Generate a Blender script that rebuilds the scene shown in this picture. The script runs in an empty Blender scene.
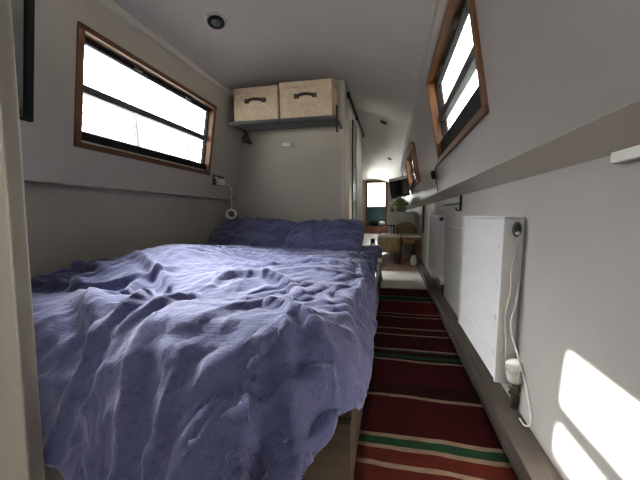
import bpy, bmesh, math, random, zlib, base64, struct
from mathutils import Vector, Matrix, noise
random.seed(7)
C = bpy.context.scene.collection
SC = bpy.context.scene
PI = math.pi

# ------------------------------------------------------------------ node helpers
def new_mat(name):
    m = bpy.data.materials.new(name); m.use_nodes = True
    nt = m.node_tree; b = nt.nodes['Principled BSDF']
    return m, nt, b
def mixcol(nt, fac, a, b):
    n = nt.nodes.new('ShaderNodeMix'); n.data_type = 'RGBA'
    for sock, v in ((n.inputs[0], fac), (n.inputs[6], a), (n.inputs[7], b)):
        if hasattr(v, 'type') and hasattr(v, 'links'): nt.links.new(v, sock)
        elif isinstance(v, tuple): sock.default_value = (*v, 1)
        else: sock.default_value = v
    return n.outputs[2]
def noise_tex(nt, scale, detail=4, rough=.5, coord='Object', stretch=(1, 1, 1)):
    tc = nt.nodes.new('ShaderNodeTexCoord'); mp = nt.nodes.new('ShaderNodeMapping')
    mp.inputs['Scale'].default_value = stretch
    nt.links.new(tc.outputs[coord], mp.inputs[0])
    n = nt.nodes.new('ShaderNodeTexNoise'); n.inputs['Scale'].default_value = scale
    n.inputs['Detail'].default_value = detail; n.inputs['Roughness'].default_value = rough
    nt.links.new(mp.outputs[0], n.inputs['Vector'])
    return n.outputs['Fac']
def ramp(nt, src, stops, interp='LINEAR'):
    r = nt.nodes.new('ShaderNodeValToRGB'); r.color_ramp.interpolation = interp
    el = r.color_ramp.elements
    while len(el) > 1: el.remove(el[-1])
    el[0].position = stops[0][0]; el[0].color = (*stops[0][1], 1)
    for p, c in stops[1:]:
        e = el.new(p); e.color = (*c, 1)
    nt.links.new(src, r.inputs[0])
    return r.outputs[0]
def bump(nt, b, h, strength, dist=.01):
    n = nt.nodes.new('ShaderNodeBump'); n.inputs['Strength'].default_value = strength; n.inputs['Distance'].default_value = dist
    nt.links.new(h, n.inputs['Height']); nt.links.new(n.outputs[0], b.inputs['Normal'])
def simple(name, col, rough=.5, metal=0, var=.12, scale=12, bmp=0, spec=.5, stretch=(1, 1, 1)):
    m, nt, b = new_mat(name)
    f = noise_tex(nt, scale, stretch=stretch)
    d = tuple(c*(1-var) for c in col); l = tuple(min(1, c*(1+var)) for c in col)
    nt.links.new(ramp(nt, f, [(.3, d), (.7, l)]), b.inputs['Base Color'])
    b.inputs['Roughness'].default_value = rough; b.inputs['Metallic'].default_value = metal
    b.inputs['Specular IOR Level'].default_value = spec
    if bmp: bump(nt, b, noise_tex(nt, scale*6, stretch=stretch), bmp, .004)
    return m
def paint(name, col, rough=.42, seams=None):
    m, nt, b = new_mat(name)
    f = noise_tex(nt, 2.2, 6, .6)
    c = ramp(nt, f, [(.3, tuple(x*.93 for x in col)), (.7, tuple(min(1, x*1.05) for x in col))])
    nt.links.new(c, b.inputs['Base Color']); b.inputs['Roughness'].default_value = rough
    bump(nt, b, noise_tex(nt, 45, 3), .06, .004)
    return m
def wood(name, a, bb, axis='Y', rough=.35, scale=9):
    m, nt, b = new_mat(name)
    st = {'X': (.12, 1, 1), 'Y': (1, .12, 1), 'Z': (1, 1, .12)}[axis]
    f = noise_tex(nt, scale*3, 6, .65, stretch=st)
    nt.links.new(ramp(nt, f, [(.28, a), (.5, tuple((x+y)/2 for x, y in zip(a, bb))), (.72, bb)]), b.inputs['Base Color'])
    b.inputs['Roughness'].default_value = rough
    bump(nt, b, f, .15, .003)
    return m
M = {}
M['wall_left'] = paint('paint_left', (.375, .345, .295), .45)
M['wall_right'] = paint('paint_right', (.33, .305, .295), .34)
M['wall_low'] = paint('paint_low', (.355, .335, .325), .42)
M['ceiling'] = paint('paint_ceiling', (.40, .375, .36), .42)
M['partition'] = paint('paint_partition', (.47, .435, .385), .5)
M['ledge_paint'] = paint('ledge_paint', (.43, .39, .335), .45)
M['white_paint'] = paint('white_paint', (.72, .72, .71), .35)
M['floor'] = simple('floor_vinyl', (.72, .71, .69), .22, scale=6)
M['frame_wood'] = wood('varnished_wood', (.035, .013, .006), (.16, .062, .022), 'Y', .3)
M['frame_wood_v'] = wood('varnished_wood_upright', (.05, .02, .009), (.24, .10, .036), 'Z', .3)
M['trunk_wood'] = wood('dark_trunk_wood', (.03, .023, .020), (.115, .09, .075), 'Y', .6, 6)
M['bed_wood'] = wood('bed_box_wood', (.03, .02, .014), (.11, .075, .05), 'X', .6, 5)
M['red_wood'] = wood('red_brown_wood', (.10, .035, .018), (.30, .12, .06), 'Z', .4)
M['dark_wood'] = wood('dark_wood', (.02, .012, .009), (.07, .04, .028), 'Z', .45)
M['black'] = simple('black_metal', (.010, .010, .011), .6, spec=.2)
M['black_plastic'] = simple('black_plastic', (.015, .015, .016), .5)
M['screen'] = simple('dark_screen', (.006, .006, .008), .12, var=0)
M['grey_metal'] = simple('grey_metal', (.09, .095, .10), .45, .6)
M['alu'] = simple('dull_aluminium', (.55, .55, .54), .35, .9)
M['chrome'] = simple('worn_chrome', (.62, .62, .60), .2, 1, scale=30)
M['brass'] = simple('dull_valve_metal', (.13, .11, .09), .4, .8, scale=30, var=.4)
M['white_enamel'] = simple('white_enamel', (.60, .59, .62), .28, var=.03)
M['white_plastic'] = simple('white_plastic', (.75, .74, .71), .4, var=.04)
M['cream_cord'] = simple('cream_cord', (.62, .57, .45), .7)
M['canvas'] = simple('cream_canvas', (.44, .35, .265), .85, scale=25, bmp=.35)
M['leather'] = simple('dark_leather', (.035, .018, .014), .5)
M['teal'] = simple('teal_board', (.05, .12, .15), .5)
M['olive'] = simple('olive_cloth', (.32, .26, .13), .9, scale=30, var=.35, bmp=.3)
M['beige_cloth'] = simple('beige_cloth', (.80, .72, .62), .9, scale=30, bmp=.2)
M['white_cloth'] = simple('white_cloth', (.78, .77, .75), .85, bmp=.2)
M['black_cloth'] = simple('black_cloth', (.02, .022, .028), .9)
M['red_cloth'] = simple('red_cloth', (.14, .03, .025), .8)
M['leaf'] = simple('leaf_green', (.34, .48, .18), .5, var=.45, scale=40)
M['petal'] = simple('white_petal', (.80, .82, .70), .6)
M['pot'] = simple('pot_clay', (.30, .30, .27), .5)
M['paving'] = simple('towpath_gravel', (.24, .235, .225), .9)
M['batten'] = simple('grey_batten', (.16, .165, .17), .7)
M['siding'] = simple('white_siding', (.80, .82, .84), .6)
M['mirror'] = simple('mirror_glass', (.55, .56, .55), .06, 1, var=0)
M['dark_glass'] = simple('dark_glass', (.05, .055, .05), .15, .3, var=.1)
M['paper'] = simple('picture_paper', (.55, .45, .30), .6, scale=9, var=.6)

def linen():
    m, nt, b = new_mat('blue_linen')
    f = noise_tex(nt, 7, 5, .6)
    c = ramp(nt, f, [(.3, (.046, .050, .142)), (.7, (.080, .086, .205))])
    # faint slubs of the weave, both ways
    w1 = noise_tex(nt, 160, 2, .5, stretch=(.06, 1, 1)); w2 = noise_tex(nt, 160, 2, .5, stretch=(1, .06, 1))
    a = nt.nodes.new('ShaderNodeMath'); a.operation = 'ADD'; nt.links.new(w1, a.inputs[0]); nt.links.new(w2, a.inputs[1])
    c2 = mixcol(nt, ramp(nt, a.outputs[0], [(.8, (0, 0, 0)), (1.3, (.35, .35, .35))]), c, (.12, .13, .26))
    nt.links.new(c2, b.inputs['Base Color'])
    b.inputs['Roughness'].default_value = .85
    b.inputs['Sheen Weight'].default_value = .5; b.inputs['Sheen Roughness'].default_value = .45
    b.inputs['Sheen Tint'].default_value = (.75, .75, 1, 1)
    # fine creases: warped ridged noise over the weave
    tc = nt.nodes.new('ShaderNodeTexCoord')
    n1 = nt.nodes.new('ShaderNodeTexNoise'); n1.inputs['Scale'].default_value = 5; n1.inputs['Detail'].default_value = 2
    nt.links.new(tc.outputs['Object'], n1.inputs['Vector'])
    mul = nt.nodes.new('ShaderNodeVectorMath'); mul.operation = 'MULTIPLY_ADD'; mul.inputs[1].default_value = (.5, .5, .5)
    nt.links.new(n1.outputs['Color'], mul.inputs[0]); nt.links.new(tc.outputs['Object'], mul.inputs[2])
    hs = []
    for sc_, st, rot in ((11, (1, .35, 1), .6), (24, (1, .4, 1), -.5)):
        mp = nt.nodes.new('ShaderNodeMapping'); mp.inputs['Rotation'].default_value = (0, 0, rot); mp.inputs['Scale'].default_value = st
        nt.links.new(mul.outputs[0], mp.inputs[0])
        n2 = nt.nodes.new('ShaderNodeTexNoise'); n2.noise_type = 'RIDGED_MULTIFRACTAL'; n2.inputs['Scale'].default_value = sc_
        n2.inputs['Detail'].default_value = 2; n2.inputs['Roughness'].default_value = .5
        nt.links.new(mp.outputs[0], n2.inputs['Vector']); hs.append(n2.outputs['Fac'])
    s = nt.nodes.new('ShaderNodeMath'); s.operation = 'MULTIPLY_ADD'; s.inputs[1].default_value = .5
    nt.links.new(hs[1], s.inputs[0]); nt.links.new(hs[0], s.inputs[2])
    s2 = nt.nodes.new('ShaderNodeMath'); s2.operation = 'MULTIPLY_ADD'; s2.inputs[1].default_value = .25
    nt.links.new(a.outputs[0], s2.inputs[0]); nt.links.new(s.outputs[0], s2.inputs[2])
    bump(nt, b, s2.outputs[0], LINEN_BUMP, .012)
    return m
LINEN_BUMP = .6
M['linen'] = linen()

def kilim():
    m, nt, b = new_mat('striped_kilim')
    tc = nt.nodes.new('ShaderNodeTexCoord'); sp = nt.nodes.new('ShaderNodeSeparateXYZ'); nt.links.new(tc.outputs['Object'], sp.inputs[0])
    # wobble of the hand weave
    wob = noise_tex(nt, 5, 3); wm = nt.nodes.new('ShaderNodeMath'); wm.operation = 'MULTIPLY_ADD'; wm.inputs[1].default_value = .022; nt.links.new(wob, wm.inputs[0]); nt.links.new(sp.outputs['Y'], wm.inputs[2])
    L = 3.4; O = -1.1   # object coordinate Y runs from -1.1 to 2.3
    dv = nt.nodes.new('ShaderNodeMath'); dv.operation = 'MULTIPLY_ADD'; dv.inputs[1].default_value = 1/L; dv.inputs[2].default_value = (-O-.011)/L
    nt.links.new(wm.outputs[0], dv.inputs[0])
    mar, red, pale, grn, brn, rust = (.042, .005, .007), (.095, .008, .012), (.30, .22, .16), (.012, .058, .030), (.022, .005, .006), (.10, .018, .012)
    st = [(-1.1, mar), (-.9, red), (-.6, pale), (-.59, grn), (-.5, pale), (-.49, mar), (-.1, pale), (-.09, brn), (.05, pale), (.06, mar),
          (.36, pale), (.368, mar), (.50, rust), (.612, pale), (.622, rust), (.662, pale), (.669, grn), (.703, pale), (.709, mar),
          (.873, pale), (.880, brn), (.950, pale), (.958, mar),
          (1.115, pale), (1.124, brn), (1.137, grn), (1.158, pale), (1.166, brn), (1.185, grn), (1.208, pale), (1.215, mar), (1.36, pale), (1.372, mar),
          (1.445, pale), (1.458, mar), (1.61, pale), (1.625, brn), (1.67, pale), (1.685, red), (1.92, pale), (1.935, grn), (2.04, pale), (2.06, brn), (2.10, red), (2.26, pale)]
    # a ramp holds 32 stops, so two ramps meet in the middle
    def rp(s): return ramp(nt, dv.outputs[0], [(max(0, (y-O)/L), c) for y, c in s], 'CONSTANT')
    i = len(st)//2
    gt = nt.nodes.new('ShaderNodeMath'); gt.operation = 'GREATER_THAN'; gt.inputs[1].default_value = (st[i][0]-O)/L; nt.links.new(dv.outputs[0], gt.inputs[0])
    c = mixcol(nt, gt.outputs[0], rp(st[:i]), rp(st[i:]))
    f = noise_tex(nt, 60, 4, .7, stretch=(.3, 1.5, 1))
    c = mixcol(nt, ramp(nt, f, [(.35, (.0, .0, .0)), (.75, (.55, .55, .55))]), c, (.03, .006, .006))
    nt.links.new(c, b.inputs['Base Color']); b.inputs['Roughness'].default_value = .95; b.inputs['Specular IOR Level'].default_value = .1
    bump(nt, b, noise_tex(nt, 220, 2, stretch=(.4, 1.6, 1)), .4, .003)
    return m
M['kilim'] = kilim()
def patterned_rug():
    m, nt, b = new_mat('patterned_rug')
    tc = nt.nodes.new('ShaderNodeTexCoord')
    v = nt.nodes.new('ShaderNodeTexVoronoi'); v.inputs['Scale'].default_value = 9; v.distance = 'MANHATTAN'; nt.links.new(tc.outputs['Object'], v.inputs['Vector'])
    c = ramp(nt, v.outputs['Distance'], [(0, (.55, .45, .37)), (.2, (.34, .16, .13)), (.45, (.52, .42, .36)), (.62, (.13, .09, .09)), (.8, (.42, .24, .20))])
    nt.links.new(c, b.inputs['Base Color']); b.inputs['Roughness'].default_value = .95
    return m
M['patterned_rug'] = patterned_rug()
def glass():
    m = bpy.data.materials.new('window_glass'); m.use_nodes = True; nt = m.node_tree; nt.nodes.clear()
    o = nt.nodes.new('ShaderNodeOutputMaterial'); t = nt.nodes.new('ShaderNodeBsdfTransparent'); t.inputs[0].default_value = (.95, .97, .96, 1)
    g = nt.nodes.new('ShaderNodeBsdfGlossy'); g.inputs['Roughness'].default_value = .03
    f = nt.nodes.new('ShaderNodeMath'); f.operation = 'POWER'; f.inputs[1].default_value = 4; lw = nt.nodes.new('ShaderNodeLayerWeight'); lw.inputs[0].default_value = .5; nt.links.new(lw.outputs['Facing'], f.inputs[0])
    mx = nt.nodes.new('ShaderNodeMixShader'); nt.links.new(f.outputs[0], mx.inputs[0]); nt.links.new(t.outputs[0], mx.inputs[1]); nt.links.new(g.outputs[0], mx.inputs[2])
    nt.links.new(mx.outputs[0], o.inputs[0])
    return m
M['glass'] = glass()

# ------------------------------------------------------------------ mesh helpers
class MB:
    def __init__(s): s.bm = bmesh.new()
    def hexa(s, p):
        """eight corners: bottom four in order, then the top four"""
        v = [s.bm.verts.new(q) for q in p]
        for f in ((3, 2, 1, 0), (4, 5, 6, 7), (0, 1, 5, 4), (1, 2, 6, 5), (2, 3, 7, 6), (3, 0, 4, 7)): s.bm.faces.new([v[i] for i in f])
        return s
    def box(s, x0, x1, y0, y1, z0, z1):
        return s.hexa([(x0, y0, z0), (x1, y0, z0), (x1, y1, z0), (x0, y1, z0), (x0, y0, z1), (x1, y0, z1), (x1, y1, z1), (x0, y1, z1)])
    def sbox(s, side, y0, y1, z0, z1, o0, o1):
        """box in the leaning cabin side; o = distance inward from the wall face"""
        def P(y, z, o): return (XL(z)+o if side == 'L' else XR(z)-o, y, z)
        return s.hexa([P(y0, z0, o0), P(y0, z0, o1), P(y1, z0, o1), P(y1, z0, o0), P(y0, z1, o0), P(y0, z1, o1), P(y1, z1, o1), P(y1, z1, o0)])
    def tube(s, pts, r, seg=10, cap=True, radii=None):
        pts = [Vector(p) for p in pts]; rings = []
        up = Vector((0, 0, 1)); d0 = (pts[1]-pts[0]).normalized()
        if abs(d0.dot(up)) > .95: up = Vector((1, 0, 0))
        n = d0.cross(up).normalized()
        for i, p in enumerate(pts):
            d = (pts[min(i+1, len(pts)-1)]-pts[max(i-1, 0)]).normalized()
            n = (n-d*n.dot(d)).normalized(); b = d.cross(n)
            rr = radii[i] if radii else r
            rings.append([s.bm.verts.new(p+n*(rr*math.cos(2*PI*k/seg))+b*(rr*math.sin(2*PI*k/seg))) for k in range(seg)])
        for a, b in zip(rings, rings[1:]):
            for k in range(seg): s.bm.faces.new((a[k], a[(k+1) % seg], b[(k+1) % seg], b[k]))
        if cap:
            s.bm.faces.new(rings[0][::-1]); s.bm.faces.new(rings[-1])
        return s
    def lathe(s, prof, c, axis=(0, 0, 1), seg=24):
        """prof: (radius, height) pairs along axis from c; closed at the ends"""
        ax = Vector(axis).normalized(); c = Vector(c)
        t = Vector((1, 0, 0)) if abs(ax.x) < .9 else Vector((0, 1, 0))
        n = ax.cross(t).normalized(); b = ax.cross(n); rings = []
        for r, h in prof:
            rings.append([s.bm.verts.new(c+ax*h+n*(max(r, 1e-4)*math.cos(2*PI*k/seg))+b*(max(r, 1e-4)*math.sin(2*PI*k/seg))) for k in range(seg)])
        for a, bb in zip(rings, rings[1:]):
            for k in range(seg): s.bm.faces.new((a[k], a[(k+1) % seg], bb[(k+1) % seg], bb[k]))
        s.bm.faces.new(rings[0][::-1]); s.bm.faces.new(rings[-1])
        return s
    def prism(s, poly, axis, a, b):
        """extrude a 2-D polygon along axis X, Y or Z between a and b"""
        def P(u, v, w): return {'X': (w, u, v), 'Y': (u, w, v), 'Z': (u, v, w)}[axis]
        A = [s.bm.verts.new(P(u, v, a)) for u, v in poly]; B = [s.bm.verts.new(P(u, v, b)) for u, v in poly]
        n = len(poly); s.bm.faces.new(A[::-1]); s.bm.faces.new(B)
        for k in range(n): s.bm.faces.new((A[k], A[(k+1) % n], B[(k+1) % n], B[k]))
        return s
    def pydata(s, vs, fs):
        v = [s.bm.verts.new(p) for p in vs]
        for f in fs: s.bm.faces.new([v[i] for i in f])
        return s
    def blob(s, c, r, seg=12, jitter=0, seed=0):
        vs = bmesh.ops.create_uvsphere(s.bm, u_segments=seg, v_segments=max(5, seg*2//3), radius=1)['verts']
        for v in vs:
            k = 1+jitter*noise.noise(v.co*2.3+Vector((seed, 0, 0)))
            v.co = Vector((c[0]+v.co.x*r[0]*k, c[1]+v.co.y*r[1]*k, c[2]+v.co.z*r[2]*k))
        return s
    def build(s, name, mat, parent=None, loc=None, bevel=0, smooth=False, seg=2):
        """link as one mesh object; parts take their thing's origin"""
        if loc is None: loc = tuple(parent['_o']) if parent is not None and '_o' in parent else (0, 0, 0)
        bmesh.ops.recalc_face_normals(s.bm, faces=s.bm.faces)
        if bevel: bmesh.ops.bevel(s.bm, geom=[e for e in s.bm.edges if len(e.link_faces) == 2 and e.calc_face_angle(0) > .5], offset=bevel, segments=seg, affect='EDGES', profile=.6, clamp_overlap=True)
        for v in s.bm.verts: v.co -= Vector(loc)
        me = bpy.data.meshes.new(name); s.bm.to_mesh(me); s.bm.free()
        if smooth:
            for p in me.polygons: p.use_smooth = True
        me.materials.append(mat)
        o = bpy.data.objects.new(name, me); C.objects.link(o)
        o['_o'] = loc
        if parent is not None: o.parent = parent
        else: o.location = loc
        return o
def struct(o): o['kind'] = 'structure'; return o
def tag(o, label, cat, group=None):
    o['label'] = label; o['category'] = cat
    if group: o['group'] = group
    return o
def thing(name, loc, label, cat, group=None):
    o = bpy.data.objects.new(name, None); C.objects.link(o); o.location = loc; o['_o'] = loc; o.empty_display_size = .05
    return tag(o, label, cat, group)
def curve(pts, n=8):
    """Catmull-Rom through points"""
    P = [Vector(p) for p in pts]; P = [P[0]*2-P[1]]+P+[P[-1]*2-P[-2]]; out = []
    for i in range(1, len(P)-2):
        for k in range(n):
            t = k/n; a, b, c, d = P[i-1:i+3]
            out.append(.5*((2*b)+(c-a)*t+(2*a-5*b+4*c-d)*t*t+(-a+3*b-3*c+d)*t**3))
    out.append(P[-2]); return out

# ------------------------------------------------------------------ the boat's cross section
GL, GR = .845, .836                      # height of the gunwale ledges
def XL(z): return -1.62+.18*(z-GL)        # leaning cabin side, left
def XR(z): return .33-.18*(z-GR)          # leaning cabin side, right
XLL, XRL = -1.73, .405                   # lower walls
YB, YF, YH = -1.25, 9.4, 2.44           # back end, far end, bed-head bulkhead
def ceil_z(x):
    (x1, z1), (x2, z2), (x3, z3) = (-1.455, 1.77), (-.5, 1.935), (.195, 1.65)
    return z1*(x-x2)*(x-x3)/((x1-x2)*(x1-x3))+z2*(x-x1)*(x-x3)/((x2-x1)*(x2-x3))+z3*(x-x1)*(x-x2)/((x3-x1)*(x3-x2))
WL = [(1.06, 2.015, 1.022, 1.592), (-.58, -.1, 1.022, 1.592), (2.60, 3.25, 1.022, 1.592)]
WR = [(.885, 1.70, 1.0, 1.50), (3.0, 3.9, 1.03, 1.50), (5.2, 6.1, 1.03, 1.50), (7.2, 8.2, 1.03, 1.50)]

def wall_upper(side, name, wins, z0, z1, mat):
    m = MB(); c = .012
    ys = sorted({YB, YF} | {w[0]+c for w in wins} | {w[1]-c for w in wins})
    zs = sorted({z0, z1} | {w[2]+c for w in wins} | {w[3]-c for w in wins})
    for a, b in zip(ys, ys[1:]):
        w = next((w for w in wins if w[0] < (a+b)/2 < w[1]), None)
        if w is None: m.sbox(side, a, b, z0, z1, -.075, 0)
        else:
            m.sbox(side, a, b, z0, w[2]+c, -.075, 0); m.sbox(side, a, b, w[3]-c, z1, -.075, 0)
    return struct(m.build(name, mat))
wall_upper('L', 'wall_left', WL, GL, 1.86, M['wall_left'])
wall_upper('R', 'wall_right', WR, GR, 1.72, M['wall_right'])
struct(MB().box(XLL-.05, XLL, YB, YF, 0, GL-.012).build('wall_left_lower', M['wall_left']))
struct(MB().box(XRL, XRL+.05, YB, YF, 0, .80).build('wall_right_lower', M['wall_low']))
struct(MB().prism([(XLL-.05, GL-.012), (XL(GL), GL-.012), (XL(GL), GL), (XLL-.05, GL)], 'Y', YB, YF).build('trim_1', M['wall_left']))
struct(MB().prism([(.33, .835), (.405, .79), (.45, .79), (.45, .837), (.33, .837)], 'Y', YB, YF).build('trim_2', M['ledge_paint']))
struct(MB().box(XLL-.06, XRL+.06, YB-.05, YF+.05, -.05, 0).build('floor', M['floor']))
m = MB(); N = 28; top = []; bot = []
for i in range(N+1):
    x = -1.56+(.30+1.56)*i/N; bot.append((x, ceil_z(x))); top.append((x, ceil_z(x)+.05))
m.prism(bot+top[::-1], 'Y', YB-.05, YF+.05)
o = struct(m.build('ceiling', M['ceiling']))
# moulding strips along the ceiling joints
struct(MB().prism([(XL(1.735), 1.735), (XL(1.735)+.016, 1.74), (XL(1.765)+.022, 1.768), (XL(1.79), 1.79)], 'Y', .36, YH).build('trim_3', M['partition']))
struct(MB().prism([(XR(1.605), 1.605), (XR(1.605)-.012, 1.61), (XR(1.64)-.014, 1.64), (XR(1.66), 1.66)], 'Y', YB, YF).build('trim_4', M['wall_right']))
# ceiling panel joints: shallow cover strips across the arch
for k, y in enumerate((.85, 2.02, 3.1, 4.3, 5.6)):
    m = MB(); q = []
    xs = [-1.44+i*(1.63)/24 for i in range(25)]
    m.prism([(x, ceil_z(x)+.002) for x in xs]+[(x, ceil_z(x)-.0015) for x in xs[::-1]], 'Y', y, y+.012)
    struct(m.build('trim_%d' % (5+k), M['ceiling']))
# bed-head bulkhead, cabin side wall with a doorway, end walls
def follow(x0, x1, z0, n=12, extra=.0):
    xs = [x0+(x1-x0)*i/n for i in range(n+1)]
    return [(x0, z0), (x1, z0)]+[(x, ceil_z(max(x, -1.5))+.012) for x in xs[::-1]]
struct(MB().prism([(XLL, 0), (-.48, 0), (-.48, ceil_z(-.48)+.012), (-1.0, ceil_z(-1.0)+.012), (-1.44, ceil_z(-1.44)+.012), (XL(GL), GL), (XLL, GL)], 'Y', YH, YH+.03).build('wall_bulkhead', M['wall_left']))
CX = -.455
m = MB()
for y0, y1, z0, z1 in ((YH+.03, 2.72, 0, 1.95), (3.32, 3.98, 0, 1.95), (2.72, 3.32, 1.80, 1.95)): m.box(CX-.03, CX, y0, y1, z0, z1)
m.box(-1.6, CX-.03, 3.95, 3.98, 0, 1.9)
struct(m.build('wall_cabin', M['partition']))
struct(MB().box(-.480, -.462, 3.06, 3.32, 0.02, 1.80).build('door_2', M['dark_glass']))
FW = (-.905, -.195, .25, 1.84)   # glazed end door
m = MB(); a, b, c_, e = FW
m.box(-1.75, a, YF, YF+.05, 0, 1.95).box(b, .45, YF, YF+.05, 0, 1.95).box(a, b, YF, YF+.05, 0, c_).box(a, b, YF, YF+.05, e, 1.95)
struct(m.build('wall_far', M['partition']))
BD = (-1.1, -.15, .55, 1.65)
a, b, c_, e = BD
m = MB(); m.box(-1.8, a, YB-.05, YB, 0, 1.95).box(b, .45, YB-.05, YB, 0, 1.95).box(a, b, YB-.05, YB, 0, c_).box(a, b, YB-.05, YB, e, 1.95)
struct(m.build('wall_back', M['partition']))
d = MB()
for x in (a, (a+b)/2-.03, b-.06): d.box(x, x+.06, YB-.05, YB-.01, c_, e)
for z in (c_, (c_+e)/2, e-.06): d.box(a, b, YB-.05, YB-.01, z, z+.06)
d = struct(d.build('door_1', M['frame_wood_v'])); MB().box(a, b, YB-.032, YB-.028, c_, e).build('glazing', M['glass'], d)
# partition close by on the left; its edge leans a little, with an edge post
def ex(z): return -.719-.079*(1.086-z)
Yp0, Yp1 = .385, .405
def pz(x): return ceil_z(max(x, -1.47))+.01
struct(MB().prism([(XLL, 0), (ex(0), 0), (ex(1.93), 1.93), (-1.1, pz(-1.1)), (-1.44, 1.78), (XL(GL), GL), (XLL, GL)], 'Y', Yp0, Yp1).build('wall_partition', M['partition']))
struct(MB().hexa([(ex(0)-.055, Yp0-.004, 0), (ex(0), Yp0-.004, 0), (ex(0), Yp1+.004, 0), (ex(0)-.055, Yp1+.004, 0), (ex(1.91)-.055, Yp0-.004, 1.91), (ex(1.91), Yp0-.004, 1.91), (ex(1.91), Yp1+.004, 1.91), (ex(1.91)-.055, Yp1+.004, 1.91)]).build('trim_10', M['partition'], bevel=.003))
# boxed-in pipe run along the aisle wall
struct(MB().prism([(.335, 0), (XRL, 0), (XRL, .068), (.335, .062)], 'Y', YB, YF).build('baseboard_right', M['trunk_wood'], bevel=.004))

# ------------------------------------------------------------------ windows
def window(n, side, w, blind=.045, mid=.53):
    y0, y1, z0, z1 = w; f = .026
    m = MB()
    m.sbox(side, y0, y1, z1-f, z1, -.075, .012).sbox(side, y0, y1, z0, z0+f, -.075, .014)
    o = struct(m.build('window_%d' % n, M['frame_wood'], bevel=.002))
    m = MB().sbox(side, y0, y0+f, z0+f, z1-f, -.075, .012).sbox(side, y1-f, y1, z0+f, z1-f, -.075, .012)
    m.build('side_frame', M['frame_wood_v'], o, bevel=.002)
    a, b, c, e = y0+f, y1-f, z0+f, z1-f
    t = MB().sbox(side, a, b, e-.028, e, -.062, -.036).sbox(side, a, a+.012, c, e, -.062, -.036).sbox(side, b-.012, b, c, e, -.062, -.036)
    t.build('metal_frame', M['black'], o)
    h = c+(e-c)*mid
    MB().sbox(side, a, b, h-.02, h+.02, -.064, -.030).build('transom', M['grey_metal'], o, bevel=.002)
    MB().sbox(side, a, b, c+.018, c+.018+blind, -.062, -.016).build('blind_rail', M['black'], o, bevel=.003)
    MB().sbox(side, a, b, c, c+.018, -.062, -.022).build('sill_strip', M['alu'], o)
    MB().sbox(side, a, b, c+.018+blind, e, -.052, -.048).build('pane', M['glass'], o)
    m = MB()
    for y in (a+(b-a)*.3, a+(b-a)*.72): m.sbox(side, y, y+.05, e-.022, e-.006, -.036, -.024)
    m.build('hopper_catch', M['black_plastic'], o)
    return o
window(1, 'L', WL[0]); window(2, 'R', WR[0], .085); window(3, 'R', WR[1], .05)
window(5, 'L', WL[1], .215, .66); window(8, 'L', WL[2]); window(6, 'R', WR[2]); window(7, 'R', WR[3])
a, b, c_, e = FW
o = struct(MB().box(a-.05, a+.03, YF-.03, YF+.05, c_, e).box(b-.03, b+.05, YF-.03, YF+.05, c_, e).box(a-.05, b+.05, YF-.03, YF+.05, e-.02, e+.04).build('door_3', M['red_wood']))
MB().box(a+.03, b-.03, YF+.01, YF+.04, .93, .97).build('lock_rail', M['grey_metal'], o)
MB().box(a+.03, b-.03, YF+.022, YF+.026, .97, e-.02).build('pane', M['glass'], o)
MB().box(a+.03, b-.03, YF+.01, YF+.03, c_, .93).build('lower_panel', M['teal'], o)
struct(MB().box(a-.15, b+.1, YF-.40, YF-.002, 0, .25).build('trim_12', M['red_wood'], bevel=.004))

# ------------------------------------------------------------------ bed
bed = thing('bed', (-.9, .62, 0), 'low wooden box bed built along the left wall under blue linen', 'bed')
MB().box(-1.72, -.088, .545, .57, 0, .175).build('foot_board', M['bed_wood'], bed, bevel=.003)
MB().box(-.113, -.088, .57, 2.435, 0, .20).build('side_board', M['bed_wood'], bed, bevel=.003)
MB().box(-1.715, -.28, .70, 2.43, .17, .305).build('mattress', M['white_cloth'], bed, bevel=.03, seg=3)

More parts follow.
